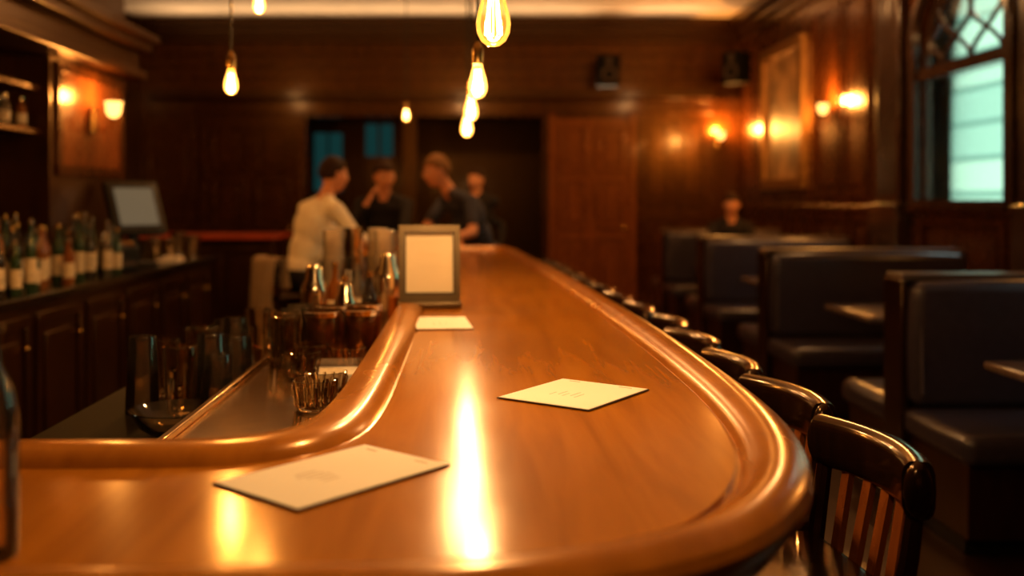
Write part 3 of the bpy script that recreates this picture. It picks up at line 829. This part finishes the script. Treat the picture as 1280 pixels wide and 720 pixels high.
def person(name, prims, headargs, hands, voxel=.013):
    t = MB()
    for p in prims:
        if p[0] == 'c': t.tube([p[1], p[3]], [p[2], p[4]], M_SKIN, 14, True)
        else: t.ell(p[1], p[2], M_SKIN, Matrix.Rotation(p[4], 3, 'Z') if len(p) > 4 else None)
    me = t.mesh('tmp'); ob = bpy.data.objects.new('tmp', me); bpy.context.scene.collection.objects.link(ob)
    r = ob.modifiers.new('r', 'REMESH'); r.mode = 'VOXEL'; r.voxel_size = voxel
    s = ob.modifiers.new('s', 'SMOOTH'); s.iterations = 7; s.factor = .5
    dg = bpy.context.evaluated_depsgraph_get(); ev = ob.evaluated_get(dg); m2 = bpy.data.meshes.new_from_object(ev)
    out = MB(); out.v = [v.co.copy() for v in m2.vertices]
    def dist(p, q):
        if p[0] == 'c':
            a, c = Vector(p[1]), Vector(p[3]); ab = c - a
            u = max(0, min(1, (q - a).dot(ab) / ab.length_squared))
            return (q - (a + ab * u)).length - (p[2] + (p[4] - p[2]) * u)
        d = q - Vector(p[1])
        if len(p) > 4: d = Matrix.Rotation(-p[4], 3, 'Z') @ d
        rr = p[2]
        return (Vector((d.x / rr[0], d.y / rr[1], d.z / rr[2])).length - 1) * min(rr)
    lab = [p[5] if p[0] == 'c' else p[3] for p in prims]
    for pl in m2.polygons:
        c = pl.center; k = min(range(len(prims)), key=lambda i: dist(prims[i], c))
        out.f.append(list(pl.vertices)); out.m.append(out.mi(lab[k]))
    bpy.data.objects.remove(ob); bpy.data.meshes.remove(m2)
    head(out, *headargs)
    for h in hands: hand(out, *h)
    o = out.build(name, angle=60)
    return o

def figure(name, pel, chest, neck, hc, F, yaw, pitch, top, low, hair, armL, armR, legL, legR, sleeve='short', hdL=None, hdR=None, long=False, sw=.19, roll=0, hs_=1.0):
    F = Vector((F[0], F[1], 0)).normalized(); Rr = Vector((F.y, -F.x, 0)); ya = math.atan2(F.y, F.x)
    pel, chest, neck, hc = map(Vector, (pel, chest, neck, hc))
    mid = (pel + chest) / 2
    P = [('e', pel, (.115, .165, .12), low, ya), ('e', pel + Vector((0, 0, .06)), (.11, .155, .09), top, ya),
         ('e', mid, (.115, .155, .16), top, ya), ('e', chest, (.125, .18, .19), top, ya), ('e', chest + (neck - chest) * .5, (.105, .185, .10), top, ya),
         ('c', neck - Vector((0, 0, .02)), .062, (neck + (hc - neck) * .5), .052, M_SKIN)]
    sh = chest + (neck - chest) * .62
    P.append(('c', sh + Rr * sw * .9, .06, neck + Rr * .03 - Vector((0, 0, .02)), .05, top)); P.append(('c', sh - Rr * sw * .9, .06, neck - Rr * .03 - Vector((0, 0, .02)), .05, top))
    hs = []
    for sg, arm, hd in ((1, armR, hdR), (-1, armL, hdL)):
        s0 = sh + Rr * sw * sg; e = Vector(arm[0]); w = Vector(arm[1])
        if sleeve == 'long':
            P.append(('c', s0, .062, e, .046, top)); P.append(('c', e, .046, e + (w - e) * .9, .033, top)); P.append(('c', e + (w - e) * .85, .028, w, .026, M_SKIN))
        else:
            mm = s0 + (e - s0) * .7
            P.append(('c', s0, .062, mm, .055, top)); P.append(('c', mm, .046, e, .042, M_SKIN)); P.append(('c', e, .041, w, .027, M_SKIN))
        d = Vector(hd) if hd else (w - e)
        hs.append((w, d, -sg))
    for sg, leg in ((1, legR), (-1, legL)):
        h0 = pel + Rr * .09 * sg - Vector((0, 0, .03)); k = Vector(leg[0]); a = Vector(leg[1])
        P.append(('c', h0, .085, k, .06, low)); P.append(('c', k, .06, a, .042, low))
        ft = a + Vector((F.x, F.y, 0)) * .15 - Vector((0, 0, .045))
        P.append(('c', a - Vector((0, 0, .035)), .042, ft, .035, M_SHOE))
    return person(name, P, (hc, yaw, pitch, hair, long, hs_, roll), hs)

figure('man_in_white_shirt', (-1.24, 7.32, .90), (-1.15, 7.36, 1.24), (-1.06, 7.39, 1.47), (-1.0, 7.42, 1.63), (.75, .66), math.radians(35), .05, M_SHIRTW, M_BLKC, M_HAIRD,
       ((-1.02, 7.80, 1.18), (-.78, 7.66, 1.125)), ((-.80, 7.14, 1.19), (-.66, 7.36, 1.125)),
       ((-1.02, 7.74, .84), (-.98, 7.70, .36)), ((-.90, 7.45, .84), (-.92, 7.42, .36)), 'long', (.9, .1, -.02), (.3, .9, -.02), sw=.205, hs_=1.04)
figure('man_in_dark_tshirt', (.16, 8.50, .96), (.01, 8.36, 1.30), (-.15, 8.27, 1.53), (-.26, 8.22, 1.68), (-.85, -.53), math.radians(205), .15, M_TEE, M_JEANS, M_HAIRB,
       ((.04, 7.98, 1.19), (-.22, 7.72, 1.125)), ((-.36, 8.26, 1.2), (-.44, 7.84, 1.13)),
       ((.10, 8.36, .50), (.14, 8.40, .09)), ((.02, 8.62, .50), (.06, 8.68, .09)), 'short', (-.8, -.2, -.02), (-.2, -.9, -.02), sw=.205, hs_=1.06)
figure('man_in_black_jacket', (-.72, 8.60, .96), (-.71, 8.47, 1.28), (-.71, 8.38, 1.50), (-.70, 8.33, 1.64), (.1, -1), math.radians(-70), .2, M_BLKC, M_JEANS, M_HAIRD,
       ((-.52, 8.15, 1.18), (-.58, 7.74, 1.125)), ((-.95, 8.20, 1.18), (-.82, 8.03, 1.42)),
       ((-.62, 8.53, .50), (-.62, 8.60, .09)), ((-.82, 8.53, .50), (-.82, 8.60, .09)), 'long', (-.1, -1, 0), (.5, .1, .8), hs_=1.06)
figure('standing_patron', (.10, 10.6, .97), (.10, 10.58, 1.30), (.09, 10.56, 1.52), (.085, 10.53, 1.66), (-.3, -1), math.radians(-120), .05, M_BLKC, M_BLKC, M_HAIRD,
       ((-.15, 10.55, 1.18), (-.10, 10.33, 1.02)), ((.36, 10.60, 1.18), (.34, 10.45, .95)),
       ((.18, 10.56, .50), (.18, 10.62, .09)), ((.0, 10.56, .50), (.0, 10.62, .09)), 'long')
figure('seated_booth_guest', (2.92, 11.15, .63), (2.92, 11.11, 1.00), (2.92, 11.06, 1.24), (2.92, 11.02, 1.39), (-.1, -1), math.radians(-110), .1, M_BLKC, M_BLKC, M_HAIRD,
       ((3.17, 10.93, .92), (3.05, 10.70, .83)), ((2.66, 10.93, .92), (2.80, 10.70, .83)),
       ((3.02, 10.70, .60), (3.02, 10.66, .10)), ((2.82, 10.70, .60), (2.82, 10.66, .10)), 'long')

st = place(sm, 'bar_stool', (-1.28, 7.32, 0), PI + math.radians(30))
b = MB()
vs, fs = [], []
nu, nv = 14, 12
for s_ in (0, 1):
    for j in range(nv + 1):
        for i in range(nu + 1):
            u = i / nu - .5; v = j / nv
            ripple = .012 * math.sin(i * 1.7 + j * .5)
            y = u * (.42 + .08 * v)
            if s_ == 0: x = .285 + ripple + .02 * v - .06 * (u * 2) ** 2; z = 1.04 - v * .50 - .01 * math.sin(i)
            else: x = .18 + ripple * .4 - .06 * (u * 2) ** 2; z = 1.04 - v * .22
            vs.append((x, y, z))
n1 = (nu + 1) * (nv + 1)
for s_ in (0, 1):
    for j in range(nv):
        for i in range(nu):
            a = s_ * n1 + j * (nu + 1) + i; fs.append((a, a + 1, a + nu + 2, a + nu + 1))
for i in range(nu): fs.append((i, i + 1, n1 + i + 1, n1 + i))
b.add(vs, fs, M_CLOTH)
co = b.build('draped_coat', (-1.28, 7.32, 0), PI + math.radians(30))
md = co.modifiers.new('solid', 'SOLIDIFY'); md.thickness = .012; md.offset = 0
md = co.modifiers.new('sub', 'SUBSURF'); md.levels = 1; md.render_levels = 1

# ------------------------------------------------------------ world & camera
w = bpy.data.worlds.new('world'); bpy.context.scene.world = w; w.use_nodes = True
bg = w.node_tree.nodes['Background']; bg.inputs['Color'].default_value = (.74, .90, .86, 1); bg.inputs['Strength'].default_value = 2.5

cam = bpy.data.cameras.new('camera'); co = bpy.data.objects.new('camera', cam); bpy.context.scene.collection.objects.link(co)
co.location = (0, 0, 1.45); co.rotation_euler = (PI / 2, 0, 0)
cam.lens = 35; cam.sensor_width = 36; cam.shift_x = 55 / 1280; cam.shift_y = -110 / 1280
cam.clip_start = .02; cam.clip_end = 100
cam.dof.use_dof = True; cam.dof.focus_distance = 2.0; cam.dof.aperture_fstop = 1.7
bpy.context.scene.camera = co
try:
    bpy.context.scene.view_settings.view_transform = 'Standard'
    bpy.context.scene.view_settings.exposure = 0.3
except Exception as e:
    print(e)
